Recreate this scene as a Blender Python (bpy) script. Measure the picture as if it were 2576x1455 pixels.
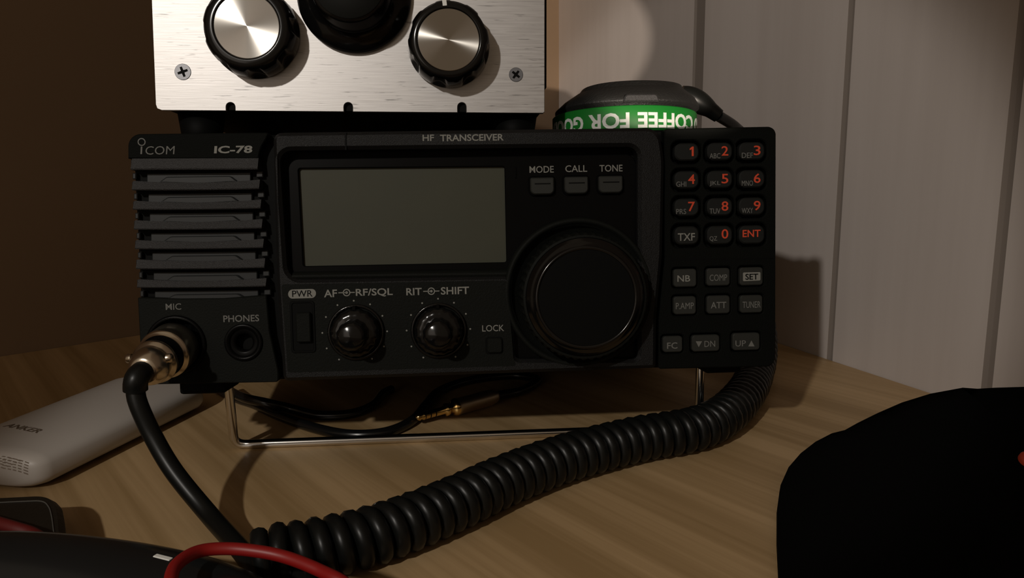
import bpy, math, random
from math import sin, cos, pi, radians, tan, atan2, asin, sqrt, hypot
from mathutils import Vector, Matrix
from mathutils.geometry import tessellate_polygon
random.seed(7)
for o in list(bpy.data.objects): bpy.data.objects.remove(o)
SC = bpy.context.scene
COL = SC.collection
S = 0.001                      # all sizes below are millimetres
# ------------------------------------------------------------------ camera, light, exposure
F, CX, CY, CAMH = 2000.0, 1288.0, 727.5, 125.0
PITCH, ROLL = radians(10.5), radians(0.7)
_f = Vector((0, cos(PITCH), -sin(PITCH))); _u = Vector((0, sin(PITCH), cos(PITCH))); _r = Vector((1, 0, 0))
CR = cos(ROLL) * _r - sin(ROLL) * _u
CU = cos(ROLL) * _u + sin(ROLL) * _r
CAMP = Vector((0, 0, CAMH))
cd = bpy.data.cameras.new('camera'); cam = bpy.data.objects.new('camera', cd); COL.objects.link(cam)
cd.sensor_width = 36; cd.lens = 36 * F / 2576; cd.clip_start = 0.01; cd.clip_end = 20
cam.matrix_world = Matrix((
    (CR.x, CU.x, -_f.x, 0), (CR.y, CU.y, -_f.y, 0), (CR.z, CU.z, -_f.z, CAMH * S), (0, 0, 0, 1)))
SC.camera = cam
SC.view_settings.view_transform = 'Standard'; SC.view_settings.look = 'None'
SC.view_settings.gamma = 1; SC.view_settings.exposure = 0.0; SC.view_settings.use_curve_mapping = False
w = bpy.data.worlds.new('world'); SC.world = w; w.use_nodes = True
w.node_tree.nodes['Background'].inputs[0].default_value = (1.0, 0.74, 0.5, 1)
w.node_tree.nodes['Background'].inputs[1].default_value = 0.15
def lamp(kind, name, loc, target, power, color, **kw):
    l = bpy.data.lights.new(name, kind); l.energy = power; l.color = color
    for k, v in kw.items(): setattr(l, k, v)
    o = bpy.data.objects.new(name, l); COL.objects.link(o)
    o.location = Vector(loc) * S
    o.rotation_euler = (Vector(target) - Vector(loc)).to_track_quat('-Z', 'Y').to_euler()
    return o
# shaded desk lamp up to the left behind the camera; its cone leaves the left wall dark
lamp('SPOT', 'desk_lamp_light', (-345, -520, 545), (8, 400, 76), 13.0, (1.0, 0.94, 0.86),
     spot_size=radians(24.6), spot_blend=0.25, shadow_soft_size=0.014)
# broad dim light from the rest of the room, front left
lamp('AREA', 'room_light', (-520, -900, 300), (150, 450, 60), 0.55, (1.0, 0.86, 0.74), size=0.45)
# added narrow warm spot, brightens the wall corner between the tuner and the microphone
lamp('SPOT', 'corner_fill_spot', (120, -300, 112), (38, 690, 206), 26.0, (1.0, 0.86, 0.72),
     spot_size=radians(7.8), spot_blend=0.04, shadow_soft_size=0.004)

def ray(px, py): return _f + CR * ((px - CX) / F) + CU * ((CY - py) / F)
def tab(px, py, z=0.0):                     # pixel -> point on the horizontal plane at height z (mm)
    d = ray(px, py); t = (z - CAMH) / d.z; return CAMP + d * t
def fwd(px, py, y):                         # pixel -> point at distance y
    d = ray(px, py); return CAMP + d * (y / d.y)

# ------------------------------------------------------------------ materials
def mat(name, base=(0.8, 0.8, 0.8), rough=0.5, metal=0.0, spec=0.5, coat=0.0, aniso=0.0, tangent=False,
        bump=None, noise=None, sheen=0.0):
    m = bpy.data.materials.new(name); m.use_nodes = True; nt = m.node_tree; b = nt.nodes['Principled BSDF']
    b.inputs['Base Color'].default_value = (*base, 1); b.inputs['Roughness'].default_value = rough
    b.inputs['Metallic'].default_value = metal; b.inputs['Specular IOR Level'].default_value = spec
    b.inputs['Coat Weight'].default_value = coat; b.inputs['Coat Roughness'].default_value = 0.05
    b.inputs['Sheen Weight'].default_value = sheen
    if aniso:
        b.inputs['Anisotropic'].default_value = aniso; b.inputs['Anisotropic Rotation'].default_value = 0.25
    if tangent:
        t = nt.nodes.new('ShaderNodeTangent'); t.direction_type = 'RADIAL'; t.axis = 'Z'
        nt.links.new(t.outputs[0], b.inputs['Tangent'])
    tc = nt.nodes.new('ShaderNodeTexCoord')
    if bump:
        sc, st = bump
        n = nt.nodes.new('ShaderNodeTexNoise'); n.inputs['Scale'].default_value = sc; n.inputs['Detail'].default_value = 3
        bp = nt.nodes.new('ShaderNodeBump'); bp.inputs['Strength'].default_value = st; bp.inputs['Distance'].default_value = 0.0003
        nt.links.new(tc.outputs['Object'], n.inputs['Vector']); nt.links.new(n.outputs[0], bp.inputs['Height'])
        nt.links.new(bp.outputs[0], b.inputs['Normal'])
    if noise:
        sc, c2 = noise
        n = nt.nodes.new('ShaderNodeTexNoise'); n.inputs['Scale'].default_value = sc; n.inputs['Detail'].default_value = 4
        mx = nt.nodes.new('ShaderNodeMix'); mx.data_type = 'RGBA'
        mx.inputs[6].default_value = (*base, 1); mx.inputs[7].default_value = (*c2, 1)
        nt.links.new(tc.outputs['Object'], n.inputs['Vector']); nt.links.new(n.outputs[0], mx.inputs[0])
        nt.links.new(mx.outputs[2], b.inputs['Base Color'])
    return m
M = {}
M['bez'] = mat('satin_black_bezel', (0.0075, 0.0075, 0.0075), 0.40, spec=0.18, bump=(3600, 0.6))
M['louvre'] = mat('smooth_charcoal_plastic', (0.017, 0.018, 0.018), 0.5, spec=0.3)
M['case'] = mat('matte_black_plastic', (0.0042, 0.0047, 0.004), 0.66, spec=0.05, bump=(2200, 0.5))
M['ridge'] = mat('grained_charcoal_plastic', (0.024, 0.0235, 0.024), 0.5, spec=0.4, bump=(3600, 0.9))
M['face'] = mat('satin_black_plastic', (0.0065, 0.0072, 0.006), 0.6, spec=0.08, bump=(1500, 0.35))
M['rim'] = mat('polished_dial_rim', (0.003, 0.003, 0.003), 0.17, spec=0.5)
M['gloss'] = mat('gloss_black_plastic', (0.003, 0.003, 0.003), 0.3, spec=0.07)
M['darkp'] = mat('deep_black_plastic', (0.0025, 0.0027, 0.0025), 0.6, spec=0.08)
M['key'] = mat('dark_rubber_key', (0.009, 0.0098, 0.009), 0.6, spec=0.2)
M['keyg'] = mat('grey_rubber_key', (0.022, 0.023, 0.020), 0.6, spec=0.25)
M['lcd'] = mat('grey_green_display', (0.056, 0.056, 0.038), 0.55, spec=0.2, noise=(60, (0.048, 0.05, 0.036)))
M['ink'] = mat('grey_print', (0.15, 0.15, 0.14), 0.7, spec=0.2)
M['inkb'] = mat('pale_grey_print', (0.22, 0.22, 0.20), 0.7, spec=0.2)
M['red'] = mat('red_print', (0.62, 0.07, 0.03), 0.7, spec=0.2)
M['chrome'] = mat('chrome_wire', (0.75, 0.73, 0.70), 0.16, metal=1)
M['nickel'] = mat('nickel_metal', (0.72, 0.64, 0.52), 0.24, metal=1)
M['gold'] = mat('gold_plating', (0.85, 0.58, 0.22), 0.18, metal=1)
M['brass'] = mat('dull_nickel_barrel', (0.7, 0.56, 0.38), 0.4, metal=1)
M['rubber'] = mat('black_cable_rubber', (0.0055, 0.006, 0.0055), 0.36, spec=0.26)
M['gcable'] = mat('gloss_black_cable', (0.006, 0.006, 0.006), 0.25, spec=0.5)
M['knob'] = mat('gloss_black_knob', (0.004, 0.004, 0.004), 0.15, spec=0.4)
M['cap'] = mat('spun_aluminium_cap', (0.46, 0.44, 0.41), 0.19, metal=1, aniso=0.96, tangent=True)
M['screw'] = mat('zinc_screw', (0.18, 0.18, 0.19), 0.45, metal=1)
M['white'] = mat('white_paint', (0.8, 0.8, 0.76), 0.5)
M['bandg'] = mat('green_silicone', (0.006, 0.15, 0.016), 0.5, spec=0.4)
M['bandw'] = mat('white_silicone_print', (0.6, 0.62, 0.59), 0.5)
M['pack'] = mat('white_satin_plastic', (0.47, 0.435, 0.40), 0.42, spec=0.4)
M['packink'] = mat('brown_grey_print', (0.12, 0.09, 0.065), 0.6)
M['redc'] = mat('red_cable_rubber', (0.25, 0.006, 0.005), 0.45)
M['felt'] = mat('black_fleece', (0.0022, 0.0023, 0.0022), 0.95, spec=0.05, bump=(900, 0.6))
M['leather'] = mat('black_leather', (0.014, 0.012, 0.009), 0.42, spec=0.4, bump=(400, 0.5))
M['thread'] = mat('grey_thread', (0.07, 0.065, 0.055), 0.8)
M['glossb'] = mat('polished_black_plastic', (0.009, 0.010, 0.0105), 0.22, spec=0.5)

def grain_mat(name, c1, c2, angle, scale_along, scale_across, rough, bumpst=0.0, spec=0.4, vertical=False):
    m = bpy.data.materials.new(name); m.use_nodes = True; nt = m.node_tree; b = nt.nodes['Principled BSDF']
    b.inputs['Roughness'].default_value = rough; b.inputs['Specular IOR Level'].default_value = spec
    tc = nt.nodes.new('ShaderNodeTexCoord'); mp = nt.nodes.new('ShaderNodeMapping'); mp.vector_type = 'TEXTURE'
    mp.inputs['Rotation'].default_value = (0, 0, angle)
    mp2 = nt.nodes.new('ShaderNodeMapping')
    mp2.inputs['Scale'].default_value = (scale_across, scale_across, scale_along) if vertical else (scale_along, scale_across, scale_across)
    n = nt.nodes.new('ShaderNodeTexNoise'); n.inputs['Scale'].default_value = 1; n.inputs['Detail'].default_value = 6; n.inputs['Roughness'].default_value = 0.62
    n2 = nt.nodes.new('ShaderNodeTexNoise'); n2.inputs['Scale'].default_value = 0.22; n2.inputs['Detail'].default_value = 2
    ad = nt.nodes.new('ShaderNodeMath'); ad.operation = 'MULTIPLY_ADD'; ad.inputs[1].default_value = 0.6
    rp = nt.nodes.new('ShaderNodeValToRGB'); rp.color_ramp.elements[0].position = 0.62; rp.color_ramp.elements[1].position = 0.98
    rp.color_ramp.elements[0].color = (*c1, 1); rp.color_ramp.elements[1].color = (*c2, 1)
    L = nt.links.new
    L(tc.outputs['Object'], mp.inputs[0]); L(mp.outputs[0], mp2.inputs[0]); L(mp2.outputs[0], n.inputs['Vector']); L(mp2.outputs[0], n2.inputs['Vector'])
    L(n.outputs[0], ad.inputs[0]); L(n2.outputs[0], ad.inputs[2]); L(ad.outputs[0], rp.inputs[0]); L(rp.outputs[0], b.inputs['Base Color'])
    if bumpst:
        bp = nt.nodes.new('ShaderNodeBump'); bp.inputs['Strength'].default_value = bumpst; bp.inputs['Distance'].default_value = 0.0002
        L(n.outputs[0], bp.inputs['Height']); L(bp.outputs[0], b.inputs['Normal'])
    return m
M['maple'] = grain_mat('maple_laminate', (0.36, 0.235, 0.108), (0.54, 0.37, 0.195), radians(-52), 6, 260, 0.45, 0.05)
M['panel'] = grain_mat('white_grained_panelling', (0.53, 0.475, 0.445), (0.58, 0.525, 0.495), 0, 5, 110, 0.55, 0.1, 0.3, vertical=True)
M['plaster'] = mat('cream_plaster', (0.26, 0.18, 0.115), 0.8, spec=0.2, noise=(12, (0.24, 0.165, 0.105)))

def alu_mat():
    m = bpy.data.materials.new('scratched_aluminium'); m.use_nodes = True; nt = m.node_tree; b = nt.nodes['Principled BSDF']
    b.inputs['Metallic'].default_value = 1.0
    L = nt.links.new
    tc = nt.nodes.new('ShaderNodeTexCoord')
    def brushed(rot, sx, sy, det):
        mp = nt.nodes.new('ShaderNodeMapping'); mp.inputs['Rotation'].default_value = (0, rot, 0); mp.inputs['Scale'].default_value = (sx, 40, sy)
        n = nt.nodes.new('ShaderNodeTexNoise'); n.inputs['Scale'].default_value = 1; n.inputs['Detail'].default_value = det
        L(tc.outputs['Object'], mp.inputs[0]); L(mp.outputs[0], n.inputs['Vector']); return n
    a = brushed(0, 60, 1800, 4); c = brushed(radians(32), 70, 1500, 3); d = brushed(radians(80), 90, 1100, 3)
    big = nt.nodes.new('ShaderNodeTexNoise'); big.inputs['Scale'].default_value = 22; L(tc.outputs['Object'], big.inputs['Vector'])
    mx = nt.nodes.new('ShaderNodeMix'); mx.data_type = 'FLOAT'; L(big.outputs[0], mx.inputs[0]); L(a.outputs[0], mx.inputs[2]); L(c.outputs[0], mx.inputs[3])
    rr = nt.nodes.new('ShaderNodeMapRange'); rr.inputs[3].default_value = 0.37; rr.inputs[4].default_value = 0.56; L(mx.outputs[0], rr.inputs[0]); L(rr.outputs[0], b.inputs['Roughness'])
    cr = nt.nodes.new('ShaderNodeValToRGB'); cr.color_ramp.elements[0].position = 0.3; cr.color_ramp.elements[1].position = 0.7
    cr.color_ramp.elements[0].color = (0.42, 0.405, 0.40, 1); cr.color_ramp.elements[1].color = (0.56, 0.545, 0.535, 1)
    # fine dark scratches
    sc = nt.nodes.new('ShaderNodeMapRange'); sc.inputs[1].default_value = 0.62; sc.inputs[2].default_value = 0.70; sc.inputs[3].default_value = 1.0; sc.inputs[4].default_value = 0.55
    L(d.outputs[0], sc.inputs[0])
    ml = nt.nodes.new('ShaderNodeMix'); ml.data_type = 'RGBA'; ml.blend_type = 'MULTIPLY'; ml.inputs[0].default_value = 1
    L(mx.outputs[0], cr.inputs[0]); L(cr.outputs[0], ml.inputs[6]); L(sc.outputs[0], ml.inputs[7]); L(ml.outputs[2], b.inputs['Base Color'])
    bp = nt.nodes.new('ShaderNodeBump'); bp.inputs['Strength'].default_value = 0.38; bp.inputs['Distance'].default_value = 0.0001
    L(mx.outputs[0], bp.inputs['Height']); L(bp.outputs[0], b.inputs['Normal'])
    return m
M['alu'] = alu_mat()

# ------------------------------------------------------------------ mesh helpers
class MB:
    def __init__(s): s.v = []; s.f = []; s.smooth = []
    def add(s, vs, fs, sm=False):
        o = len(s.v); s.v += [Vector(v) for v in vs]
        for f in fs: s.f.append([i + o for i in f]); s.smooth.append(sm)
    def box(s, a, b):
        (x0, y0, z0), (x1, y1, z1) = a, b
        s.add([(x0, y0, z0), (x1, y0, z0), (x1, y1, z0), (x0, y1, z0), (x0, y0, z1), (x1, y0, z1), (x1, y1, z1), (x0, y1, z1)],
              [(0, 3, 2, 1), (4, 5, 6, 7), (0, 1, 5, 4), (1, 2, 6, 5), (2, 3, 7, 6), (3, 0, 4, 7)])
    def build(s, name, m, parent=None, mtx=None, bevel=0, subsurf=0, autosmooth=None):
        me = bpy.data.meshes.new(name); me.from_pydata([tuple(v * S) for v in s.v], [], s.f); me.validate()
        for p, sm in zip(me.polygons, s.smooth): p.use_smooth = sm
        me.materials.append(m); me.update()
        o = bpy.data.objects.new(name, me); COL.objects.link(o)
        if parent: o.parent = parent
        if mtx is not None: o.matrix_basis = mtx
        if bevel:
            b = o.modifiers.new('bevel', 'BEVEL'); b.width = bevel * S; b.segments = 3; b.limit_method = 'ANGLE'; b.angle_limit = radians(40)
        if subsurf:
            b = o.modifiers.new('sub', 'SUBSURF'); b.levels = subsurf; b.render_levels = subsurf
        return o
def thing(name, label, cat, mtx=None, group=None):
    o = bpy.data.objects.new(name, None); COL.objects.link(o); o['label'] = label; o['category'] = cat
    o.empty_display_size = 0.02
    if group: o['group'] = group
    if mtx is not None: o.matrix_world = mtx
    return o
def tag(o, label, cat, group=None):
    o['label'] = label; o['category'] = cat
    if group: o['group'] = group
    return o
def lab(o, label): o['label'] = label; return o
FACE = lambda u, v, w: (u, -w, v)           # face space: u right, v up, w outwards towards the viewer
def area2(p): return sum(p[i][0] * p[(i + 1) % len(p)][1] - p[(i + 1) % len(p)][0] * p[i][1] for i in range(len(p)))
def ccw(p): return list(p) if area2(p) > 0 else list(reversed(p))
def offset(p, d):                            # ccw polygon moved inwards by d
    n = len(p); out = []
    for i in range(n):
        a, b, c = Vector(p[i - 1]), Vector(p[i]), Vector(p[(i + 1) % n])
        e1 = (b - a); e2 = (c - b)
        if e1.length < 1e-9 or e2.length < 1e-9: out.append(tuple(b)); continue
        e1.normalize(); e2.normalize()
        n1 = Vector((-e1.y, e1.x)); n2 = Vector((-e2.y, e2.x)); k = n1 + n2
        k = k / max(k.length_squared, 0.3) * 2 if k.length > 1e-6 else n1
        out.append((b.x + k.x * d, b.y + k.y * d))
    return out
def rnd(pts, r, n=6):                        # round the corners of a polygon
    out = []; N = len(pts)
    rs = r if isinstance(r, (list, tuple)) else [r] * N
    for i in range(N):
        a, b, c = Vector(pts[i - 1]), Vector(pts[i]), Vector(pts[(i + 1) % N]); rr = rs[i]
        if rr <= 0: out.append(tuple(b)); continue
        la, lc = (a - b).length, (c - b).length; q = min(rr, la * 0.49, lc * 0.49)
        p0 = b + (a - b) / la * q; p2 = b + (c - b) / lc * q
        for k in range(n + 1):
            t = k / n; k1 = 0.55
            c1 = p0 + (b - p0) * k1; c2 = p2 + (b - p2) * k1
            out.append(tuple((1 - t) ** 3 * p0 + 3 * (1 - t) ** 2 * t * c1 + 3 * (1 - t) * t * t * c2 + t ** 3 * p2))
    return out
def circ(cx, cy, r, n=32, a0=0): return [(cx + r * cos(a0 + 2 * pi * k / n), cy + r * sin(a0 + 2 * pi * k / n)) for k in range(n)]
def plate(mb, outer, holes=(), w0=0.0, w1=1.0, ch=0.25, map3=FACE, back=True):
    outer = ccw(outer); holes = [ccw(h) for h in holes]
    t_out = offset(outer, ch); t_holes = [offset(h, -ch) for h in holes]
    loops = [t_out] + [list(reversed(h)) for h in t_holes]
    flat = [p for l in loops for p in l]
    tris = tessellate_polygon([[Vector((p[0], p[1], 0)) for p in l] for l in loops])
    def orient(t):
        a, b, c = [flat[i] for i in t]
        return t if (b[0] - a[0]) * (c[1] - a[1]) - (c[0] - a[0]) * (b[1] - a[1]) > 0 else (t[0], t[2], t[1])
    tris = [orient(t) for t in tris]
    mb.add([map3(p[0], p[1], w1) for p in flat], tris)
    if back: mb.add([map3(p[0], p[1], w0) for p in flat], [(t[0], t[2], t[1]) for t in tris])
    for l, t, out in [(outer, t_out, True)] + [(h, th, False) for h, th in zip(holes, t_holes)]:
        n = len(l); vs = [map3(p[0], p[1], w0) for p in l] + [map3(p[0], p[1], w1 - ch) for p in l] + [map3(p[0], p[1], w1) for p in t]
        fs = []
        for i in range(n):
            j = (i + 1) % n
            for k in (0, n):
                f = (k + i, k + j, k + n + j, k + n + i)
                fs.append(f if out else tuple(reversed(f)))
        mb.add(vs, fs)
def lathe(mb, prof, n=64, radf=None, smooth=True, center=(0, 0)):   # prof [(r, z)], axis = local Z ; closes at r=0
    m = len(prof); vs = []; fs = []
    for r, z in prof:
        for k in range(n):
            a = 2 * pi * k / n; q = r * (radf(a, r, z) if radf else 1); vs.append((center[0] + q * cos(a), center[1] + q * sin(a), z))
    for i in range(m - 1):
        for k in range(n):
            j = (k + 1) % n; fs.append((i * n + k, i * n + j, (i + 1) * n + j, (i + 1) * n + k))
    mb.add(vs, fs, smooth)
def frames(pts, closed=False):
    n = len(pts); T = []
    for i in range(n):
        a = pts[i - 1] if (i > 0 or closed) else pts[0]; b = pts[(i + 1) % n] if (i < n - 1 or closed) else pts[-1]
        T.append((b - a).normalized())
    up = Vector((0, 0, 1)) if abs(T[0].z) < 0.9 else Vector((1, 0, 0))
    N = [(up - T[0] * up.dot(T[0])).normalized()]
    for i in range(1, n):
        v = N[-1] - T[i] * N[-1].dot(T[i]); N.append(v.normalized())
    return T, N, [t.cross(m) for t, m in zip(T, N)]
def tube(mb, pts, r, n=12, caps=True, flat=1.0):
    pts = [Vector(p) for p in pts]; T, N, B = frames(pts); vs = []; fs = []
    for i, p in enumerate(pts):
        rr = r[i] if isinstance(r, list) else r
        for k in range(n):
            a = 2 * pi * k / n; vs.append(p + N[i] * (cos(a) * rr * flat) + B[i] * (sin(a) * rr))
    for i in range(len(pts) - 1):
        for k in range(n):
            j = (k + 1) % n; fs.append((i * n + k, i * n + j, (i + 1) * n + j, (i + 1) * n + k))
    mb.add(vs, fs, True)
    if caps:
        mb.add([vs[k] for k in range(n)], [tuple(reversed(range(n)))]); mb.add([vs[-n + k] for k in range(n)], [tuple(range(n))])
def spline(ctrl, step=2.0):
    P = [Vector(c) for c in ctrl]; P = [P[0] * 2 - P[1]] + P + [P[-1] * 2 - P[-2]]; out = []
    for i in range(1, len(P) - 2):
        p0, p1, p2, p3 = P[i - 1:i + 3]; L = (p2 - p1).length; m = max(2, int(L / step))
        for k in range(m):
            t = k / m
            out.append(0.5 * ((2 * p1) + (p2 - p0) * t + (2 * p0 - 5 * p1 + 4 * p2 - p3) * t * t + (3 * p1 - p0 - 3 * p2 + p3) * t ** 3))
    out.append(P[-2]); return out
def resample(pts, step):
    out = [pts[0].copy()]; acc = 0
    for a, b in zip(pts, pts[1:]):
        L = (b - a).length
        if L < 1e-9: continue
        d = step - acc
        while d <= L: out.append(a + (b - a) * (d / L)); d += step
        acc = L - (d - step)
    return out
_tc = {}
def text_mesh(s, bold=0.0):
    key = (s, bold)
    if key in _tc: return _tc[key]
    c = bpy.data.curves.new('t', 'FONT'); c.body = s; c.size = 1; c.offset = bold; c.resolution_u = 3; c.fill_mode = 'FRONT'
    o = bpy.data.objects.new('t', c); COL.objects.link(o)
    me = o.to_mesh(); vs = [(v.co.x, v.co.y) for v in me.vertices]; fs = [tuple(p.vertices) for p in me.polygons]
    o.to_mesh_clear(); bpy.data.objects.remove(o); bpy.data.curves.remove(c)
    x0 = min(v[0] for v in vs); x1 = max(v[0] for v in vs); y0 = min(v[1] for v in vs); y1 = max(v[1] for v in vs)
    vs = [((x - x0) / (x1 - x0), (y - y0) / (y1 - y0)) for x, y in vs]
    _tc[key] = (vs, fs); return _tc[key]
def extr(mb, vs2, fs, map3, w0, w1):        # flat filled outline raised into thin print
    edges = {}
    ff = []
    for f in fs:
        a = sum(vs2[f[i]][0] * vs2[f[(i + 1) % len(f)]][1] - vs2[f[(i + 1) % len(f)]][0] * vs2[f[i]][1] for i in range(len(f)))
        f = f if a > 0 else tuple(reversed(f)); ff.append(f)
        for i in range(len(f)): edges[(f[i], f[(i + 1) % len(f)])] = 1
    mb.add([map3(x, y, w1) for x, y in vs2], ff)
    n = len(vs2); vs = [map3(x, y, w0) for x, y in vs2] + [map3(x, y, w1) for x, y in vs2]
    mb.add(vs, [(a, b, b + n, a + n) for (a, b) in edges if (b, a) not in edges])

# ------------------------------------------------------------------ the setting
CORN = Vector((46.36, 768.8, 0)); DR = Vector((0.38002, -0.92498, 0)); DL = Vector((0.768581, 0.639752, 0))
NR = Vector((-0.92498, -0.38002, 0))        # right wall normal, into the room
NL = Vector((0.639752, -0.768581, 0))       # left wall normal, into the room
def wallp(s, n, z): return CORN + DR * s + NR * n + Vector((0, 0, z))
prof = [(-20, -30), (-20, 0), (213.5, 0), (214.5, -1.5), (225, -1.5), (226, 0), (353.2, 0), (354.2, -2), (356.6, -2),
        (357.6, 0), (448.8, 0), (450.2, -2), (452.8, -2), (454.2, 0), (550, 0), (551, -2), (554, -2), (555, 0), (650, 0), (651, -2), (654, -2), (655, 0), (1300, 0), (1300, -30)]
mb = MB(); n = len(prof)
vs = [wallp(s_, n_, -740) for s_, n_ in prof] + [wallp(s_, n_, 1500) for s_, n_ in prof]
mb.add(vs, [(i, i + n, (i + 1) % n + n, (i + 1) % n) for i in range(n)])
mb.add(vs[:n], [tuple(range(n))]); mb.add(vs[n:], [tuple(reversed(range(n)))])
wr = mb.build('wall_right', M['panel']); wr['kind'] = 'structure'
M['seam'] = mat('grey_panel_seam', (0.24, 0.205, 0.18), 0.7, spec=0.2); wr.data.materials.append(M['seam'])
for i, p_ in enumerate(wr.data.polygons):
    if i < n - 1 and (prof[i][1] in (-1.5, -2) or prof[i + 1][1] in (-1.5, -2)): p_.material_index = 1
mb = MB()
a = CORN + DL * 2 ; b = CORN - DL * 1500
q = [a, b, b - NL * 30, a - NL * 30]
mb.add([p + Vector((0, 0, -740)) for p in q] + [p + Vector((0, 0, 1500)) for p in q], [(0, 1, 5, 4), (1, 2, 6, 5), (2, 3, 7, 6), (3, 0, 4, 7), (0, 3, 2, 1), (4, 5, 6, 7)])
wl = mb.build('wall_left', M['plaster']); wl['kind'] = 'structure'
# desk top, wedge shaped to fit the corner
e1 = CORN - DL * 2 + NR * 1 + NL * 1
dk = [CORN + NL * 0.5 + NR * 0.5, CORN - DL * 700 + NL * 0.5, CORN - DL * 700 + NL * 900, CORN + DR * 900 + NR * 0.5]
dk = [(p.x, p.y) for p in dk]
mb = MB(); plate(mb, dk, (), -25, 0, 0.3, map3=lambda x, y, w_: (x, y, w_))
desk = tag(mb.build('desk', M['maple']), 'light maple laminate desk top fitted into the corner of the walls', 'desk')

# ------------------------------------------------------------------ radio
RMT = Matrix.Translation(Vector((-18.216, 289.58, 38.093)) * S) @ Matrix.Rotation(radians(3.368), 4, 'Z') @ Matrix.Rotation(radians(-6.953), 4, 'X') @ Matrix.Rotation(radians(-0.092), 4, 'Y')
RH = 91.88
radio = thing('radio_transceiver', 'black radio transceiver with big tuning dial and keypad, propped on a wire stand', 'radio', RMT)
_RI = RMT.inverted()
def to_loc(inv, P): return (inv @ (Vector(P) * S)) / S
_ro = to_loc(_RI, CAMP)
def RL(px, py, d=0.0):                       # pixel -> (u, v) on the radio's face plane standing d mm out
    q = to_loc(_RI, CAMP + ray(px, py)) - _ro
    t = (-d - _ro.y) / q.y; P = _ro + q * t; return (P.x, P.z)
def RQ(x0, y0, x1, y1, d=0.0):               # pixel box -> upright box in face space (u0, v0, u1, v1)
    cx, cy = (x0 + x1) / 2, (y0 + y1) / 2
    u0 = RL(x0, cy, d)[0]; u1 = RL(x1, cy, d)[0]; v1 = RL(cx, y0, d)[1]; v0 = RL(cx, y1, d)[1]
    return u0, v0, u1, v1
def qpoly(q): u0, v0, u1, v1 = q; return [(u0, v0), (u1, v0), (u1, v1), (u0, v1)]
def PP(pts, d=0.0): return [RL(x, y, d) for x, y in pts]
def rtext(s, box, d, m, parent, name='lettering', bold=0.012, shear=0.0, join=None, th=0.12):
    u0, v0, u1, v1 = RQ(*box, d); vs, fs = text_mesh(s, bold)
    vv = [(u0 + (u1 - u0) * x + shear * (v1 - v0) * y, v0 + (v1 - v0) * y) for x, y in vs]
    mb = join or MB(); extr(mb, vv, fs, FACE, d - 0.02, d + th)
    if not join: return mb.build(name, m, parent)

# case behind the face
mb = MB()
plate(mb, rnd([(-117, 1.5), (117, 1.5), (117, RH - 1.8), (-117, RH - 1.8)], 3), (), -239, -13, 0.8)
mb.build('case', M['case'], radio)
# cooling slots / seams on the case lid
mb = MB()
outline = rnd([(-120, 0), (120, 0), (120, RH), (-120, RH)], [3.5, 4.5, 7.5, 5.5], 8)
plate(mb, outline, (), -14, -5.0, 0.8)
mb.build('front_panel', M['darkp'], radio)
# --- left section with the speaker grille
D = 0.0
holes_px = [(428, 455, 461), (479, 505, 511), (528, 554, 560), (578, 604, 610), (627, 653, 659), (677, 703, 709), (724, 748, 755)]
slat_px = [(399, 428), (455, 479), (505, 528), (554, 578), (604, 627), (653, 677), (703, 724)]
lx = lambda y: 322 + (y - 345) * 0.052        # left edge of face
rx = lambda y: 650 + (y - 400) * 0.066        # right end of slats
mb = MB()
top = PP([(lx(345), 399), (lx(345), 337.5), (676, 333.5), (668, 352), (655, 372), (650, 399)])
plate(mb, rnd(top, [0, 5.5, 1, 2, 2, 0], 8), (), -6, 0, 0.35)
mb.build('name_plate', M['case'], radio)
mb = MB()
bot = PP([(346, 749), (390, 750), (450, 752), (560, 751), (670, 743), (678, 834), (700, 934), (700, 962), (372, 968), (352, 860)])
plate(mb, rnd(bot, [0.5, 0, 0, 0, 0.5, 1, 1, 1, 3.5, 1], 5), [circ(*RL(443, 868), 9.6, 40), circ(*RL(613, 862), 5.2, 32)], -6, 0, 0.35)
mb.build('lower_panel', M['face'], radio)
grille = MB()
for k, (ya, yb) in enumerate(slat_px):
    x0, x1 = lx(ya) + 7, rx(ya); N = 14; vs = []
    for i in range(N + 1):
        t = i / N; x = x0 + (x1 - x0) * t; sag = (4 * t * (1 - t)) * (6 if k else 0); slope = -3.0 * t if k else -1 * t
        ends = 0.9
        for y, w_ in ((ya + sag, -5), (ya + sag, -0.2), (ya + (yb - ya) * 0.88 + sag * 0.3, 1.3 * ends), (yb + sag * 0.25, 1.0 * ends), (yb + sag * 0.25, -5)):
            u, v = RL(x, y + slope + (0 if k else 0), 0); vs.append((u, -w_, v))
    fs = []
    for i in range(N):
        for j in range(4): fs.append((i * 5 + j, i * 5 + j + 1, i * 5 + j + 6, i * 5 + j + 5))
    fs += [(4, 3, 2, 1, 0), tuple(N * 5 + j for j in range(5))]
    g = MB(); g.add(vs, fs); 
    # block at the left end wrapping round the side
    q = PP([(lx(ya), ya + 2), (x0 + 3, ya + 2), (x0 + 3, yb - 1), (lx(ya), yb - 1)])
    plate(g, q, (), -12, -1.2, 0.4)
    g.build('grille_slat', M['ridge'], radio)
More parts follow.
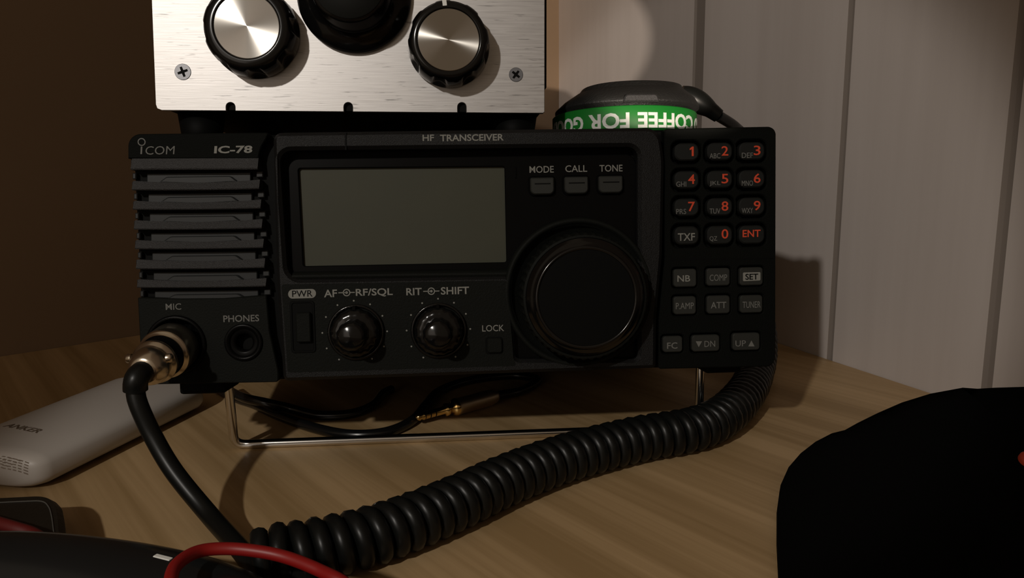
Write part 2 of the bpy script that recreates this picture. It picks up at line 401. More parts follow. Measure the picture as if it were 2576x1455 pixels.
for k, (ya, yb, yc) in enumerate(holes_px):
    g = MB(); o = (ya - 428) * 0.066
    yb2 = yb + 3
    h = yb - ya
    plate(g, PP([(368 + o, ya + 8), (630 + o, ya + 5), (630 + o, yb2 + 2), (368 + o, yb2 + 4)], -3), (), -6, -3.4, 0.3)
    plate(g, rnd(PP([(400 + o, yb2 + 1), (420 + o, ya + 17), (580 + o, ya + 15), (598 + o, yb2 - 1), (500 + o, yb2 + 5)], -2), 0.6, 3), (), -5, -1.6, 0.35)
    plate(g, PP([(645 + o, ya + 4), (662 + o, ya + 3), (662 + o, ya + 18), (645 + o, ya + 19)], -3), (), -6, -2.6, 0.3)
    plate(g, PP([(334 + o, ya + 8), (343 + o, ya + 8), (343 + o, ya + 23), (334 + o, ya + 23)], -3), (), -6, -2.6, 0.3)
    g.build('grille_louvre', M['louvre'], radio)
# --- centre section: raised bezel around the display and dial, control area below
CD = 3.0
mb = MB()
outer = PP([(686, 333.5), (1640, 321), (1662, 340), (1672, 400), (1667, 640), (1652, 800), (1651, 927), (712, 960), (695, 700)], CD)
win = PP([(700, 378), (1606, 368), (1606, 905), (1296, 905), (1284, 694), (722, 704)], CD)
plate(mb, rnd(outer, [3.0, 2, 5, 3, 0, 0, 1.5, 2, 0], 6), [rnd(win, [4.5, 4, 2, 2, 2, 5], 6)], -6, CD, 1.3)
mb.build('bezel', M['bez'], radio)
mb = MB()                                     # lip above the display band
plate(mb, PP([(868, 334), (872, 334), (872, 378), (868, 378)], CD), (), CD - 0.5, CD + 0.18, 0.05)
mb.build('seam', M['darkp'], radio)
mb = MB()
plate(mb, rnd(PP([(724, 400), (1600, 388), (1600, 903), (1292, 903), (1282, 690), (735, 700)], -2), [4, 4, 2, 2, 1, 4], 6),
      [rnd(PP([(750, 424), (1269, 419), (1274, 660), (763, 670)], -2), 0.8, 4)], -4.8, -2, 0.3)
mb.build('display_window', M['gloss'], radio)
mb = MB(); plate(mb, PP([(735, 410), (1285, 405), (1285, 680), (745, 686)], -4), (), -4.9, -3.6, 0.1)
mb.build('display_screen', M['lcd'], radio)
mb = MB()                                     # rounded ledge under the display
N = 8; a0 = PP([(738, 697), (1282, 690)], 0); vs = []
for (u, v) in a0:
    for k in range(N + 1):
        t = pi * k / N; vs.append((u, -(-1.9 + 4.2 * sin(t)), v + 1.9 * cos(t)))
mb.add(vs, [(k, k + 1, N + 2 + k, N + 1 + k) for k in range(N)] + [tuple(reversed(range(N + 1))), tuple(range(N + 1, 2 * N + 2))], False)
mb.build('display_ledge', M['face'], radio)
# control area skin (matte) slightly proud of the bezel
mb = MB()
plate(mb, rnd(PP([(708, 716), (1276, 706), (1292, 905), (1300, 921), (724, 938)], CD), 1.0, 4), (), CD - 0.5, CD + 0.06, 0.03)
mb.build('control_panel', M['face'], radio)
CP = CD + 0.06
# --- right section with the keypad
keys = []
rows = [(361, 405), (431, 475), (500, 544), (570, 616)]
colx = [(1696, 1757), (1778, 1841), (1858, 1922)]
leg = [[('', '1'), ('ABC', '2'), ('DEF', '3')], [('GHI', '4'), ('JKL', '5'), ('MNO', '6')], [('PRS', '7'), ('TUV', '8'), ('WXY', '9')], [('TXF', ''), ('QZ', '0'), ('', 'ENT')]]
def kb(r, c): return (colx[c][0], rows[r][0] - c * 1.2, colx[c][1], rows[r][1] - c * 1.2)
fn = [((1694, 677, 1751, 722), 'NB'), ((1777, 675, 1835, 719), 'COMP'), ((1860, 673, 1918, 718), 'SET'),
      ((1694, 746, 1750, 791), 'P.AMP'), ((1778, 744, 1835, 789), 'ATT'), ((1861, 743, 1917, 787), 'TUNER'),
      ((1667, 846, 1716, 886), 'FC'), ((1740, 843, 1809, 884), 'DN'), ((1842, 838, 1910, 881), 'UP')]
mb = MB(); holes = []
for r in range(4):
    for c in range(3):
        q = qpoly(RQ(*kb(r, c))); holes.append(rnd(offset(ccw(q), -1.15), 3.0, 5))
for bx, _ in fn: holes.append(rnd(offset(ccw(qpoly(RQ(*bx))), -0.6), 1.4, 4))
rp = [RL(1672, 324), RL(1940, 318.5), RL(1952.5, 330), RL(1951, 905), RL(1940, 923), RL(1657, 929), RL(1658, 806), RL(1673, 650)]
plate(mb, rnd(rp, [1, 5.5, 5.5, 2, 2, 1, 0, 0], 8), holes, -5.2, 0, 0.45)
mb.build('keypad_panel', M['case'], radio)
mb = MB(); plate(mb, PP([(1686, 651.5), (1945, 647.5), (1945, 651.5), (1686, 656)]), (), -0.2, 0.05, 0.02)
mb.build('seam', M['darkp'], radio)
def key(bx, rad, m, top=0.9, bulge=0.35):
    mb = MB(); p = ccw(qpoly(RQ(*bx))); p = rnd(p, rad, 5)
    plate(mb, p, (), -5.0, top, bulge); return mb.build('key', m, radio)
for r in range(4):
    for c in range(3):
        bx = kb(r, c); k = key(bx, 2.6, M['key'], 0.9, 0.5)
        s1, s2 = leg[r][c]; x0, y0, x1, y1 = bx; h = y1 - y0
        if s1 and s1 != 'TXF': rtext(s1, (x0 + (5, 7, 8)[c], y0 + 26, x0 + ((30, 34, 36)[c] if s1 != 'QZ' else 26), y0 + 39), 0.9, M['ink'], k, 'lettering', 0.0)
        if s1 == 'TXF': rtext(s1, (x0 + 9, y0 + 17, x1 - 9, y0 + 36), 0.9, M['inkb'], k, 'lettering', 0.01)
        if s2 == '1':
            mb = MB(); plate(mb, PP([(x1 - 17, y0 + 32), (x1 - 17, y0 + 15), (x1 - 22, y0 + 17), (x1 - 22, y0 + 13), (x1 - 16, y0 + 8), (x1 - 12, y0 + 8), (x1 - 12, y0 + 32)], 0.9), (), 0.88, 1.02, 0.02)
            lab(mb.build('digit', M['red'], k), 'red digit 1')
        elif s2 and s2 != 'ENT': lab(rtext(s2, (x1 - 26, y0 + 8, x1 - 9, y0 + 32), 0.9, M['red'], k, 'digit', 0.008), 'red digit ' + s2)
        if s2 == 'ENT': lab(rtext(s2, (x0 + 10, y0 + 11, x1 - 9, y0 + 29), 0.9, M['red'], k, 'lettering', 0.015), 'red letters ENT')
def tri(mb, pts, d):
    mb.add([FACE(*p, d + 0.12) for p in pts], [(0, 1, 2)])
for bx, s1 in fn:
    k = key(bx, 1.2, M['keyg'], 0.7, 0.35); x0, y0, x1, y1 = bx; d = 0.7
    if s1 == 'SET':
        mb = MB(); plate(mb, rnd(PP([(1869, 686), (1913, 685), (1913, 706), (1869, 708)], d), 0.4, 3), (), d - 0.05, d + 0.08, 0.03)
        mb.build('legend_patch', M['inkb'], k); rtext('SET', (1875, 689, 1907, 704), d + 0.08, M['darkp'], k)
    elif s1 == 'DN':
        rtext('DN', (1772, 858, 1799, 873), d, M['ink'], k, bold=0.0)
        mb = MB(); tri(mb, [p for p in PP([(1750, 859), (1757.5, 874), (1766, 859)], d)], d); lab(mb.build('arrow', M['ink'], k), 'arrow pointing down')
    elif s1 == 'UP':
        rtext('UP', (1850, 857, 1876, 872), d, M['ink'], k, bold=0.0)
        mb = MB(); tri(mb, PP([(1882, 872), (1898, 872), (1890, 857)], d), d); lab(mb.build('arrow', M['ink'], k), 'arrow pointing up')
    else:
        w_ = {'NB': (10, 15), 'COMP': (8, 6), 'P.AMP': (6, 5), 'ATT': (10, 8), 'TUNER': (7, 4), 'FC': (11, 12)}[s1]
        rtext(s1, (x0 + w_[0], y0 + 16, x1 - w_[1], y0 + 32), d, M['ink'] if s1 != 'NB' else M['inkb'], k, bold=0.01 if s1 in ('NB', 'ATT', 'FC') else 0.0)
# MODE / CALL / TONE
for bx, t, s1 in [((1335, 447, 1394, 489), (1332, 418, 1393, 435), 'MODE'), ((1421, 445, 1480, 487), (1422, 416, 1477, 433), 'CALL'), ((1507, 443, 1567, 485), (1508, 415, 1566, 432), 'TONE')]:
    p = rnd(ccw(qpoly(RQ(*bx, 0.6))), [1.8, 1.8, 0.6, 0.6], 5)
    mb = MB(); plate(mb, rnd(offset(ccw(p), -0.9), 0, 1) if 0 else offset(ccw(p), -0.8), (), -2, -1.4, 0.5); mb.build('button_surround', M['gloss'], radio)
    mb = MB(); plate(mb, p, (), -2, 0.6, 0.4)
    kk = mb.build('button', M['keyg'], radio)
    mb = MB(); x0, y0, x1, y1 = bx; plate(mb, qpoly(RQ(x0 + 10, y0 + 14, x1 - 9, y0 + 17, 0.6)), (), 0.5, 0.68, 0.02); mb.build('mark', M['darkp'], kk)
    rtext(s1, t, -2.0, M['inkb'], radio, bold=0.006)
mb = MB(); plate(mb, PP([(1296, 421), (1299, 421), (1299, 449), (1296, 449)], -2), (), -2.1, -1.6, 0.1); mb.build('indicator_lamp', M['gloss'], radio)
# lettering
mb = MB(); rtext('COM', (365, 368, 438, 389), 0, None, None, bold=-0.004, shear=0.12, join=mb)
rtext('I', (353, 369, 357, 388), 0, None, None, bold=0.0, shear=0.10, join=mb)
u, v = RL(356.5, 357.5)
def ring2(mb, u, v, r0, r1, d, th=0.12, n=28, gap=None):
    plate(mb, circ(u, v, r1, n), [circ(u, v, r0, n)], d - 0.02, d + th, 0.01)
ring2(mb, u, v, 1.05, 1.42, 0)
lab(mb.build('lettering', M['ink'], radio), 'maker name in thin grey letters')
lab(rtext('IC-78', (538, 367, 634, 386), 0, M['inkb'], radio, bold=0.03, shear=0.12), 'grey model lettering')
mb = MB(); rtext('HF', (1063, 339, 1092, 355), CD, None, None, bold=0.02, join=mb); rtext('TRANSCEIVER', (1107, 338, 1267, 355), CD, None, None, bold=0.02, join=mb)
mb.build('lettering', M['inkb'], radio)
rtext('MIC', (417, 764, 456, 780), 0, M['ink'], radio, bold=0.003); rtext('PHONES', (562, 793, 652, 810), 0, M['ink'], radio, bold=0.012)
for s1, bx in [('AF', (815, 729, 848, 748)), ('RF/SQL', (895, 726, 988, 747)), ('RIT', (1022, 725, 1061, 743)), ('SHIFT', (1109, 722, 1180, 741)), ('LOCK', (1213, 818, 1268, 834))]:
    rtext(s1, bx, CP, M['inkb'], radio, bold=0.018 if s1 != 'LOCK' else 0.005)
for sx, sy in ((872, 736.5), (1085, 733)):
    mb = MB(); u, v = RL(sx, sy, CP); ring2(mb, u, v, 1.0, 1.38, CP); plate(mb, circ(u, v, 0.5, 14), (), CP - 0.02, CP + 0.12, 0.01)
    for s_ in (-1, 1):
        plate(mb, [(u + s_ * 1.35, v - 0.18), (u + s_ * 3.0, v - 0.18), (u + s_ * 3.0, v + 0.18), (u + s_ * 1.35, v + 0.18)], (), CP - 0.02, CP + 0.12, 0.01)
    plate(mb, [(u - 1.4, v - 0.15), (u, v - 0.15), (u, v + 0.15), (u - 1.4, v + 0.15)], (), CP - 0.02, CP + 0.12, 0.01)
    lab(mb.build('symbol', M['inkb'], radio), 'double knob symbol')
mb = MB(); plate(mb, rnd(PP([(725, 729), (795, 727), (795, 750), (725, 752)], CP), 1.6, 6), (), CP - 0.02, CP + 0.1, 0.02); pl = mb.build('legend_patch', M['inkb'], radio)
rtext('PWR', (735, 731, 786, 747), CP + 0.1, M['darkp'], pl, bold=0.0)
# power switch
mb = MB(); o_ = ccw(qpoly(RQ(731, 757, 793, 888, CP))); plate(mb, rnd(o_, 1.2, 4), [rnd(offset(o_, 0.8), 0.9, 4)], CP - 0.1, CP + 0.35, 0.15)
plate(mb, offset(o_, 0.7), (), CP - 0.1, CP + 0.03, 0.01); mb.build('switch_frame', M['darkp'], radio)
mb = MB(); plate(mb, rnd(ccw(qpoly(RQ(744, 787, 781, 862, CP + 2.0))), 0.5, 3), (), CP, CP + 2.0, 0.4); mb.build('power_switch', M['face'], radio)
mb = MB(); plate(mb, rnd(ccw(qpoly(RQ(1221, 848, 1266, 892, CP))), 1.2, 4), (), CP - 0.1, CP + 0.04, 0.02); mb.build('button_surround', M['darkp'], radio)
mb = MB(); plate(mb, rnd(ccw(qpoly(RQ(1225, 851, 1264, 889, CP + 1))), 1.0, 4), (), CP, CP + 1.0, 0.4); mb.build('button', M['face'], radio)
# knobs: local z points out of the panel
OUT = Matrix.Rotation(pi / 2, 4, 'X')
def at_face(u, v, w_, base=None): return Matrix.Translation(Vector((u, -w_, v)) * S) @ OUT
def knob_small(cx, cy, dots, name='concentric_knob'):
    u, v = RL(cx, cy, CP)
    mb = MB(); lathe(mb, [(10.4, 0), (10.4, 0.9), (9.6, 1.3), (9.3, 0.9)], 56)
    lathe(mb, [(8.9, 0), (8.9, 4.2), (8.2, 5.6), (6.2, 6.0), (0.01, 6.0)], 96, lambda a, r, z: 1 - (0.035 * (0.5 + 0.5 * cos(a * 16)) if r > 7 else 0))
    k = mb.build(name, M['knob'], radio, at_face(u, v, CP))
    mb = MB(); mb.box((-0.5, 8.6, 0.5), (0.5, 9.9, 4.5)); mb.build('pointer', M['gloss'], k)
    mb = MB(); lathe(mb, [(5.6, 5.9), (5.4, 12.5), (4.9, 14.4), (3.6, 15.2), (0.01, 15.5)], 72, lambda a, r, z: 1 - (0.05 * (0.5 + 0.5 * cos(a * 12)) if r > 5 else 0))
    mb.build('inner_knob', M['knob'], k)
    mb = MB()
    for dx, dy in dots: plate(mb, circ(*RL(dx, dy, CP), 0.33, 12), (), CP - 0.02, CP + 0.12, 0.01)
    mb.build('dial_dots', M['inkb'], radio)
knob_small(896, 836, [(849, 768), (890, 757), (931, 766), (820, 798), (962, 795), (811, 838), (974, 834), (822, 877), (853, 905), (966, 872), (936, 903)])
knob_small(1104, 832, [(1062, 763), (1102, 752), (1142, 762), (1034, 793), (1172, 790), (1023, 832), (1183, 828), (1035, 872), (1065, 900), (1176, 868), (1146, 898)])
# tuning dial
u, v = RL(1452, 735, -2)
mb = MB(); lathe(mb, [(28.2, 0), (28.2, 4.3), (27.2, 5.6), (26.0, 4.6), (25.2, 0.5), (0.01, 0.5)], 96); mb.build('dial_ring', M['face'], radio, at_face(u, v, -2))
u, v = RL(1460, 742, 2)
mb = MB(); lathe(mb, [(23.4, 0), (23.6, 4), (23.2, 12), (22.4, 13.2), (21.6, 13.4)], 288, lambda a, r, z: 1 - (0.028 * max(0, min(1, 0.5 + 1.6 * sin(a * 48))) if 22.8 < r else 0), smooth=False)
dial = mb.build('tuning_dial', M['face'], radio, at_face(u, v, 1))
mb = MB(); lathe(mb, [(21.7, 13.0), (20.4, 14.5), (19.6, 15.3), (18.9, 15.5), (18.5, 16.6), (18.0, 17.0), (17.4, 16.8), (17.2, 16.4)], 96); mb.build('dial_rim', M['rim'], dial)
mb = MB(); lathe(mb, [(17.3, 16.4), (0.01, 16.3)], 96); mb.build('dial_cap', M['darkp'], dial)
# phones jack
u, v = RL(613, 862)
mb = MB(); lathe(mb, [(5.1, -5), (5.1, 0.4), (6.6, 0.9), (7.0, 0.4), (7.0, 0)], 48); lathe(mb, [(3.2, -4.5), (3.2, -0.6), (4.0, -0.3), (5.1, -0.3)], 40); mb.build('headphone_socket', M['gloss'], radio, at_face(u, v, 0))
# microphone socket
u, v = RL(443, 868); MU, MV = u, v
mb = MB(); lathe(mb, [(11.0, 0), (10.9, 0.8), (9.8, 1.1), (9.5, 0.4), (9.5, -5), (0.01, -5)], 56); mb.build('microphone_socket', M['gloss'], radio, at_face(u, v, 0))
# front feet and wire stand
def zloc(u, d, z):                            # local v of world height z at (u, depth d)
    A = RMT @ (Vector((u, d, 0)) * S) / S; B = RMT @ (Vector((u, d, 1)) * S) / S; return (z - A.z) / (B.z - A.z)
def foot_box(u0, u1, d0, d1, h):
    mb = MB(); x = (u0 + u1) / 2; mb.box((u0, d0, -h), (u1, d1, 1.6)); return mb.build('foot', M['darkp'], radio, bevel=1.2)
P1 = to_loc(_RI, fwd(478, 985, 300)); P2 = to_loc(_RI, fwd(588, 985, 300))
foot_box(P1.x, P2.x, 6, 26, 4.9)
P1 = to_loc(_RI, fwd(1757, 950, 318)); P2 = to_loc(_RI, fwd(1848, 950, 318))
foot_box(P1.x, P2.x, 14, 34, 4.5)
for x in (-100, 100):
    z0 = zloc(x, 222, 1.0); mb = MB(); lathe(mb, [(0.01, z0), (7, z0), (8, z0 + 1), (8.5, 1.6)], 32, center=(x, 222)); mb.build('foot', M['darkp'], radio)
A1 = to_loc(_RI, tab(590, 1119, 2.0)); A1b = to_loc(_RI, tab(1754, 1078, 2.0))
ca, cb = Vector((A1.x, A1.y, A1.z)), Vector((A1b.x + 1, A1b.y + 1.5, A1b.z))
dirb = (cb - ca).normalized(); RB = 5.0
topL = Vector((ca.x + 3.2, 19.0, -1.5)); topR = Vector((cb.x, 34, -1.5))
def corner_arc(p0, c, p1, r, n=8):
    a = c + (p0 - c).normalized() * r; b = c + (p1 - c).normalized() * r
    return [(1 - t) ** 2 * a + 2 * (1 - t) * t * c + t * t * b for t in [i / n for i in range(n + 1)]]
path = [topL] + corner_arc(topL, ca, cb, RB) + corner_arc(ca, cb, topR, RB) + [topR]
mb = MB(); tube(mb, path, 1.85, 14); mb.build('wire_stand', M['chrome'], radio)

# ------------------------------------------------------------------ antenna tuner on top
TMT = Matrix.Translation(Vector((-62.3, 325, 137.5)) * S) @ Matrix.Rotation(radians(4.24), 4, 'Z') @ Matrix.Rotation(radians(-5.71), 4, 'X') @ Matrix.Rotation(radians(0.97), 4, 'Y')
TW, TH = 153.3, 105.0
tuner = thing('antenna_tuner', 'bare aluminium fronted tuner box with three large knobs, standing on the radio', 'antenna tuner', TMT)
_TI = TMT.inverted(); _to = to_loc(_TI, CAMP)
def TL(px, py, d=0.0):
    q = to_loc(_TI, CAMP + ray(px, py)) - _to; t = (-d - _to.y) / q.y; P = _to + q * t; return (P.x, P.z)
hw = TW / 2
edge = [(-hw, 0)]
for px in (580, 876, 1162):
    u, v = TL(px, 269); r = 1.75
    edge += [(u - r, 0)] + [(u - r * cos(pi * k / 10), v + r * sin(pi * k / 10)) for k in range(11)] + [(u + r, 0)]
edge += [(hw, 0), (hw, TH), (-hw, TH)]
e2 = []
mb = MB()
e_r = [(-hw, 2.2), (-hw + 0.5, 0.7), (-hw + 2.2, 0)] + edge[1:-3] + [(hw - 0.6, 0), (hw, 0.6), (hw, TH), (-hw, TH)]
plate(mb, e_r, (), -2.0, 0, 0.18)
mb.build('front_panel', M['alu'], tuner)
TD = 140
mb = MB(); plate(mb, [(-hw + 4, 0.4), (hw - 1.5, 0.4), (hw - 1.5, TH - 1), (-hw + 4, TH - 1)], (), -TD, -2.05, 0.2)
mb.build('chassis', M['darkp'], tuner)
vlid = TL(1376, 218)[1]
mb = MB(); plate(mb, [(hw - 1.4, vlid), (hw + 1.0, vlid), (hw + 1.0, TH + 1.2), (hw - 1.4, TH + 1.2)], (), -TD, -2.2, 0.1); 
mb.build('lid_edge', M['darkp'], tuner)
# rubber feet down to the radio's top
def drop(u, d):                               # tuner-local v of the radio's top below (u, d)
    P = TMT @ (Vector((u, d, 0)) * S); Q = TMT @ (Vector((u, d, -1)) * S)
    a = (_RI @ P) / S; b = (_RI @ Q) / S; return -(a.z - (RH - 1.45)) / (a.z - b.z)
def tfoot(u, d, r0, r1):
    z0 = drop(u, d); mb = MB(); lathe(mb, [(0.01, z0), (r1, z0), (r0, 0.35), (0.01, 0.35)], 36, center=(u, d)); mb.build('foot', M['darkp'], tuner)
ul = TL(480, 300)[0]; ur = TL(1315, 300)[0]
for u, d in ((ul, 14), (ur - 2, 14), (ul, 120), (ur - 2, 120)): tfoot(u, d, 9.2, 7.2)
# screws
for px, py, r in ((460, 181, 3.15), (1298, 188, 2.85)):
    u, v = TL(px, py); mb = MB(); a0 = radians(20 if px < 900 else 52)
    cross = []
    for k in range(4):
        a = a0 + k * pi / 2; c_, s_ = cos(a), sin(a)
        for x, y in ((0.42, -0.42), (r * 0.60, -0.34), (r * 0.60, 0.34)): cross.append((c_ * x - s_ * y, s_ * x + c_ * y))
    plate(mb, circ(0, 0, r, 40), [cross], -0.1, 0.25, 0.12, map3=lambda x, y, w_: (x, y, w_)); 
    sc_ = mb.build('screw', M['screw'], tuner, at_face(u, v, 0))
    mb = MB(); plate(mb, circ(0, 0, r * 0.72, 24), (), -0.05, 0.06, 0.01, map3=lambda x, y, w_: (x, y, w_)); mb.build('screw_recess', M['darkp'], sc_)
def big_knob(px, py, outer_r, cap_r, rot, pointer=None, height=17.0):
    u, v = TL(px, py); m = at_face(u, v, 0) @ Matrix.Rotation(rot, 4, 'Z')
    def scal(a, r, z):
        if z < 2.0 or r < outer_r * 0.92: return 1
        k = (a * 8 / (2 * pi)) % 1.0; d = abs(k - 0.5)
        return 1 - 0.11 * max(0.0, 1 - (d / 0.27) ** 2)
    mb = MB(); R = outer_r
    lathe(mb, [(R * 0.93, 0.6), (R * 0.99, 1.0), (R, 2.2), (R * 0.985, 5), (R * 0.955, height - 2.6), (R * 0.91, height - 1.1), (R * 0.84, height - 0.2), (cap_r + 0.5, height), (cap_r, height - 0.1), (cap_r, height - 1.5)], 192, scal)
    k = mb.build('control_knob', M['knob'], tuner, m)
    mb = MB(); lathe(mb, [(cap_r - 0.05, height - 1.0), (cap_r - 0.1, height - 0.35), (cap_r - 0.3, height - 0.25), (0.02, height - 0.25)], 96, smooth=False); lab(mb.build('knob_cap', M['cap'], k), 'spun silver cap')
    if pointer is not None:
        mb = MB(); mb.box((-0.8, cap_r + 0.8, height - 0.6), (0.8, R * 0.93, height + 0.12))
        lab(mb.build('pointer', M['white'], k, Matrix.Rotation(pointer - rot, 4, 'Z')), 'white pointer line')
    return k
big_knob(642, 86, 17.6, 12.2, radians(28), pointer=radians(20), height=13.5)
big_knob(1129, 119, 16.3, 11.9, radians(8), pointer=radians(6), height=13.5)
u, v = TL(893, -8)
mb = MB(); lathe(mb, [(21.5, 0.6), (22.2, 1.1), (22.2, 2.2), (21.0, 3.8), (17.8, 5.4), (16.0, 6.2), (15.2, 7.5), (14.6, 18.0), (13.9, 19.2), (0.01, 19.4)], 96)
k = mb.build('control_knob', M['knob'], tuner, at_face(u, v, 0))
mb = MB(); lathe(mb, [(13.3, 19.3), (13.1, 19.8), (0.01, 19.85)], 64); lab(mb.build('knob_cap', M['key'], k), 'dark grey knob face')

# ------------------------------------------------------------------ hand microphone with coiled cord
mic = thing('hand_microphone', 'black hand microphone on the radio top, its coiled cord looping down to the front socket', 'microphone')
_R3 = RMT.to_3x3()
def on_top(px, y): P = fwd(px, 300, y); return P
mc = fwd(1569, 300, 372); L0 = to_loc(_RI, mc)
MCM = RMT @ Matrix.Translation(Vector((L0.x, L0.y, RH - 1.72)) * S)     # microphone frame: on the case top
def sup(a, e=0.82):
    c_, s_ = cos(a), sin(a); return 1 / ((abs(c_) ** (2 / e) + abs(s_) ** (2 / e)) ** (e / 2))
mb = MB(); nn = 64; vs = []; lay = [(30.0, 0, 0, 0), (31.2, 0, 0, 1.5), (31.2, 0, 0, 17), (32.2, 1, 0, 17.6), (32.2, 1, 0, 18.6), (29.6, 2.2, 0.5, 22), (24.8, 3.2, 1, 25.8), (24.0, 3.4, 1, 26.0), (22.6, 3.6, 1, 28.2), (14, 3.6, 1, 29.0), (0.01, 3.6, 1, 29.3)]
for r, ox, oy, z in lay:
    for k in range(nn):
        a = 2 * pi * k / nn; q = r * (sup(a, 0.9) if z > 17.5 else 1); vs.append((ox + q * cos(a), oy + q * sin(a), z))
mb.add(vs, [(i * nn + k, i * nn + (k + 1) % nn, (i + 1) * nn + (k + 1) % nn, (i + 1) * nn + k) for i in range(len(lay) - 1) for k in range(nn)], True)
mb.add(vs[:nn], [tuple(reversed(range(nn)))])
M['micp'] = mat('grained_black_microphone_plastic', (0.012, 0.012, 0.0115), 0.5, spec=0.4, bump=(900, 0.9))
body = mb.build('microphone_body', M['micp'], mic, MCM)
mb = MB(); plate(mb, rnd([(-7, 17.2), (9, 17.2), (7.5, 20.5), (-5.5, 20.5)], 1, 4), (), 29, 32.6, 0.6); mb.build('push_to_talk_button', M['ridge'], body)
# green wristband round its body
BR = 32.6
mb = MB(); lathe(mb, [(BR - 1.3, 4.0), (BR - 0.5, 3.9), (BR, 4.4), (BR, 15.5), (BR - 0.5, 16.0), (BR - 1.3, 15.9), (BR - 1.3, 4.0)], 128)
band = thing('wristband', 'green rubber wristband with white upside-down lettering, stretched round the black microphone', 'wristband', MCM)
ring = mb.build('band', M['bandg'], band)
for s1, a0, a1 in (('COFFEE', 54, -1.3), ('FOR', -7.3, -38.5), ('GOOD', -43, -86), ('GOOD', 102, 59)):
    vs, fs = text_mesh(s1, 0.03); mb = MB()
    vv = [(x, y) for x, y in vs]
    def wrapm(x, y, w_):                     # lettering runs from right to left, tops downwards
        ph = radians(a0 + (a1 - a0) * x); R = BR + w_; z = 13.0 - 6.6 * y
        return (R * sin(ph), -R * cos(ph), z)
    extr(mb, vv, fs, wrapm, -0.3, 0.16); lab(mb.build('lettering', M['bandw'], band), 'white upside-down word ' + s1)
# cable boot at the right and cord over the edge
cable = []
B0 = to_loc(_RI, fwd(1742, 268, 378)); Bm = [fwd(1712, 240, 388), fwd(1740, 248, 388), fwd(1775, 268, 388), fwd(1808, 292, 388)]
bsp = spline(Bm, 0.8); mb = MB(); tube(mb, bsp, [4.6 + 1.1 * sin(pi * min(1, i / (len(bsp) - 1) * 1.3)) - 1.3 * (i / (len(bsp) - 1)) ** 2 for i in range(len(bsp))], 16); mb.build('cable_boot', M['rubber'], mic)
# plug axis leaves the socket along the radio's outward normal
no = (_R3 @ Vector((0, -1, 0))).normalized(); ux = (_R3 @ Vector((1, 0, 0))).normalized()
sock = (RMT @ (Vector((MU, 0, MV)) * S)) / S
axis = (no + ux * -0.06 + Vector((0, 0, -0.20))).normalized()
PM = Matrix.Translation(sock * S) @ axis.to_track_quat('Z', 'Y').to_matrix().to_4x4() @ Matrix.Diagonal((1.12, 1.12, 1.10, 1))
mb = MB(); lathe(mb, [(0.01, 0.4), (7.6, 0.4), (8.0, 1.5), (8.1, 9.5), (7.7, 10.4), (6.9, 10.7), (6.9, 11.2)], 72, lambda a, r, z: 1 - (0.012 * (0.5 + 0.5 * cos(a * 36)) if 2 < z < 6 else 0))
mb2 = mb
plug = mb.build('microphone_plug', M['nickel'], mic, PM)
mb = MB(); lathe(mb, [(6.9, 10.9), (6.3, 11.6), (6.3, 14.5), (6.0, 15.5)], 56); lab(mb.build('grip_ring', M['gloss'], plug), 'black grip ring')
mb = MB(); lathe(mb, [(5.8, 15.2), (6.8, 15.5), (7.0, 16.3), (6.8, 17.4), (6.0, 17.9), (5.7, 18.6), (6.0, 19.2), (5.9, 21.2), (5.2, 23.2), (4.4, 24.6), (3.6, 25.2), (0.01, 25.2)], 64); mb.build('end_clamp', M['nickel'], plug)
for sx in (-1, 1):
    mb = MB(); lathe(mb, [(1.4, 0), (1.4, 1.2), (1.0, 1.7), (0.01, 1.8)], 20)
    mb.build('clamp_screw', M['nickel'], plug, Matrix.Translation(Vector((sx * 5.4, 2.4, 19.8)) * S) @ Matrix.Rotation(sx * pi / 2, 4, 'Y'))
# straight cable down to the desk then back into the coil
pe = sock + axis * 26.5
zc = 9.3
SG = [pe, pe + axis * 5 + Vector((-0.3, 0, -0.8)), fwd(341, 982, sock.y - 31.5), fwd(349, 1020, sock.y - 32.5), fwd(386, 1100, sock.y - 34), fwd(440, 1190, sock.y - 38), fwd(530, 1300, sock.y - 46), tab(612, 1392, 4.5), tab(645, 1450, 3.2), tab(672, 1530, 3.2), tab(740, 1560, 3.2), tab(800, 1520, 3.4), tab(760, 1450, 5), tab(715, 1405, 8)]
sg = spline(SG, 1.5)
mb = MB(); tube(mb, sg, 3.05, 18); mb.build('straight_cable', M['rubber'], mic)
mb = MB(); bs = spline([SG[0], SG[1], SG[2], SG[3]], 1.0); tube(mb, bs[:max(4, int(len(bs) * 0.7))], 3.9, 18); mb.build('strain_relief', M['rubber'], plug.parent)
AX = [(655, 1400, 9.3), (700, 1395, 9.3), (760, 1388, zc), (900, 1358, zc), (1020, 1319, zc), (1150, 1265, zc), (1260, 1214, zc), (1380, 1167, zc), (1500, 1131, zc), (1620, 1102, zc), (1740, 1081, zc), (1818, 1048, zc), (1874, 992, zc), (1900, 938, zc + 0.5)]
ax = [tab(x, y, z) for x, y, z in AX]
ax += [fwd(1911, 888, 403), fwd(1910, 832, 418), fwd(1896, 770, 432), fwd(1880, 700, 450)]
axs = resample(spline(ax, 1.0), 0.32)
T_, N_, B_ = frames(axs); HR = 6.6; rr = 2.62; pitch = 5.35
hp = []
for i, p in enumerate(axs):
    s_ = i * 0.32; a = 2 * pi * s_ / pitch; hp.append(p + N_[i] * (HR * cos(a)) + B_[i] * (HR * sin(a)))
mb = MB(); tube(mb, hp, rr, 10); mb.build('coiled_cord', M['rubber'], mic)
tail = spline([hp[-1], axs[-1] + Vector((0, 0, 8)), fwd(1885, 560, 455), fwd(1890, 420, 445), fwd(1880, 355, 425), fwd(1850, 320, 402), fwd(1806, 291, 387)], 1.5)
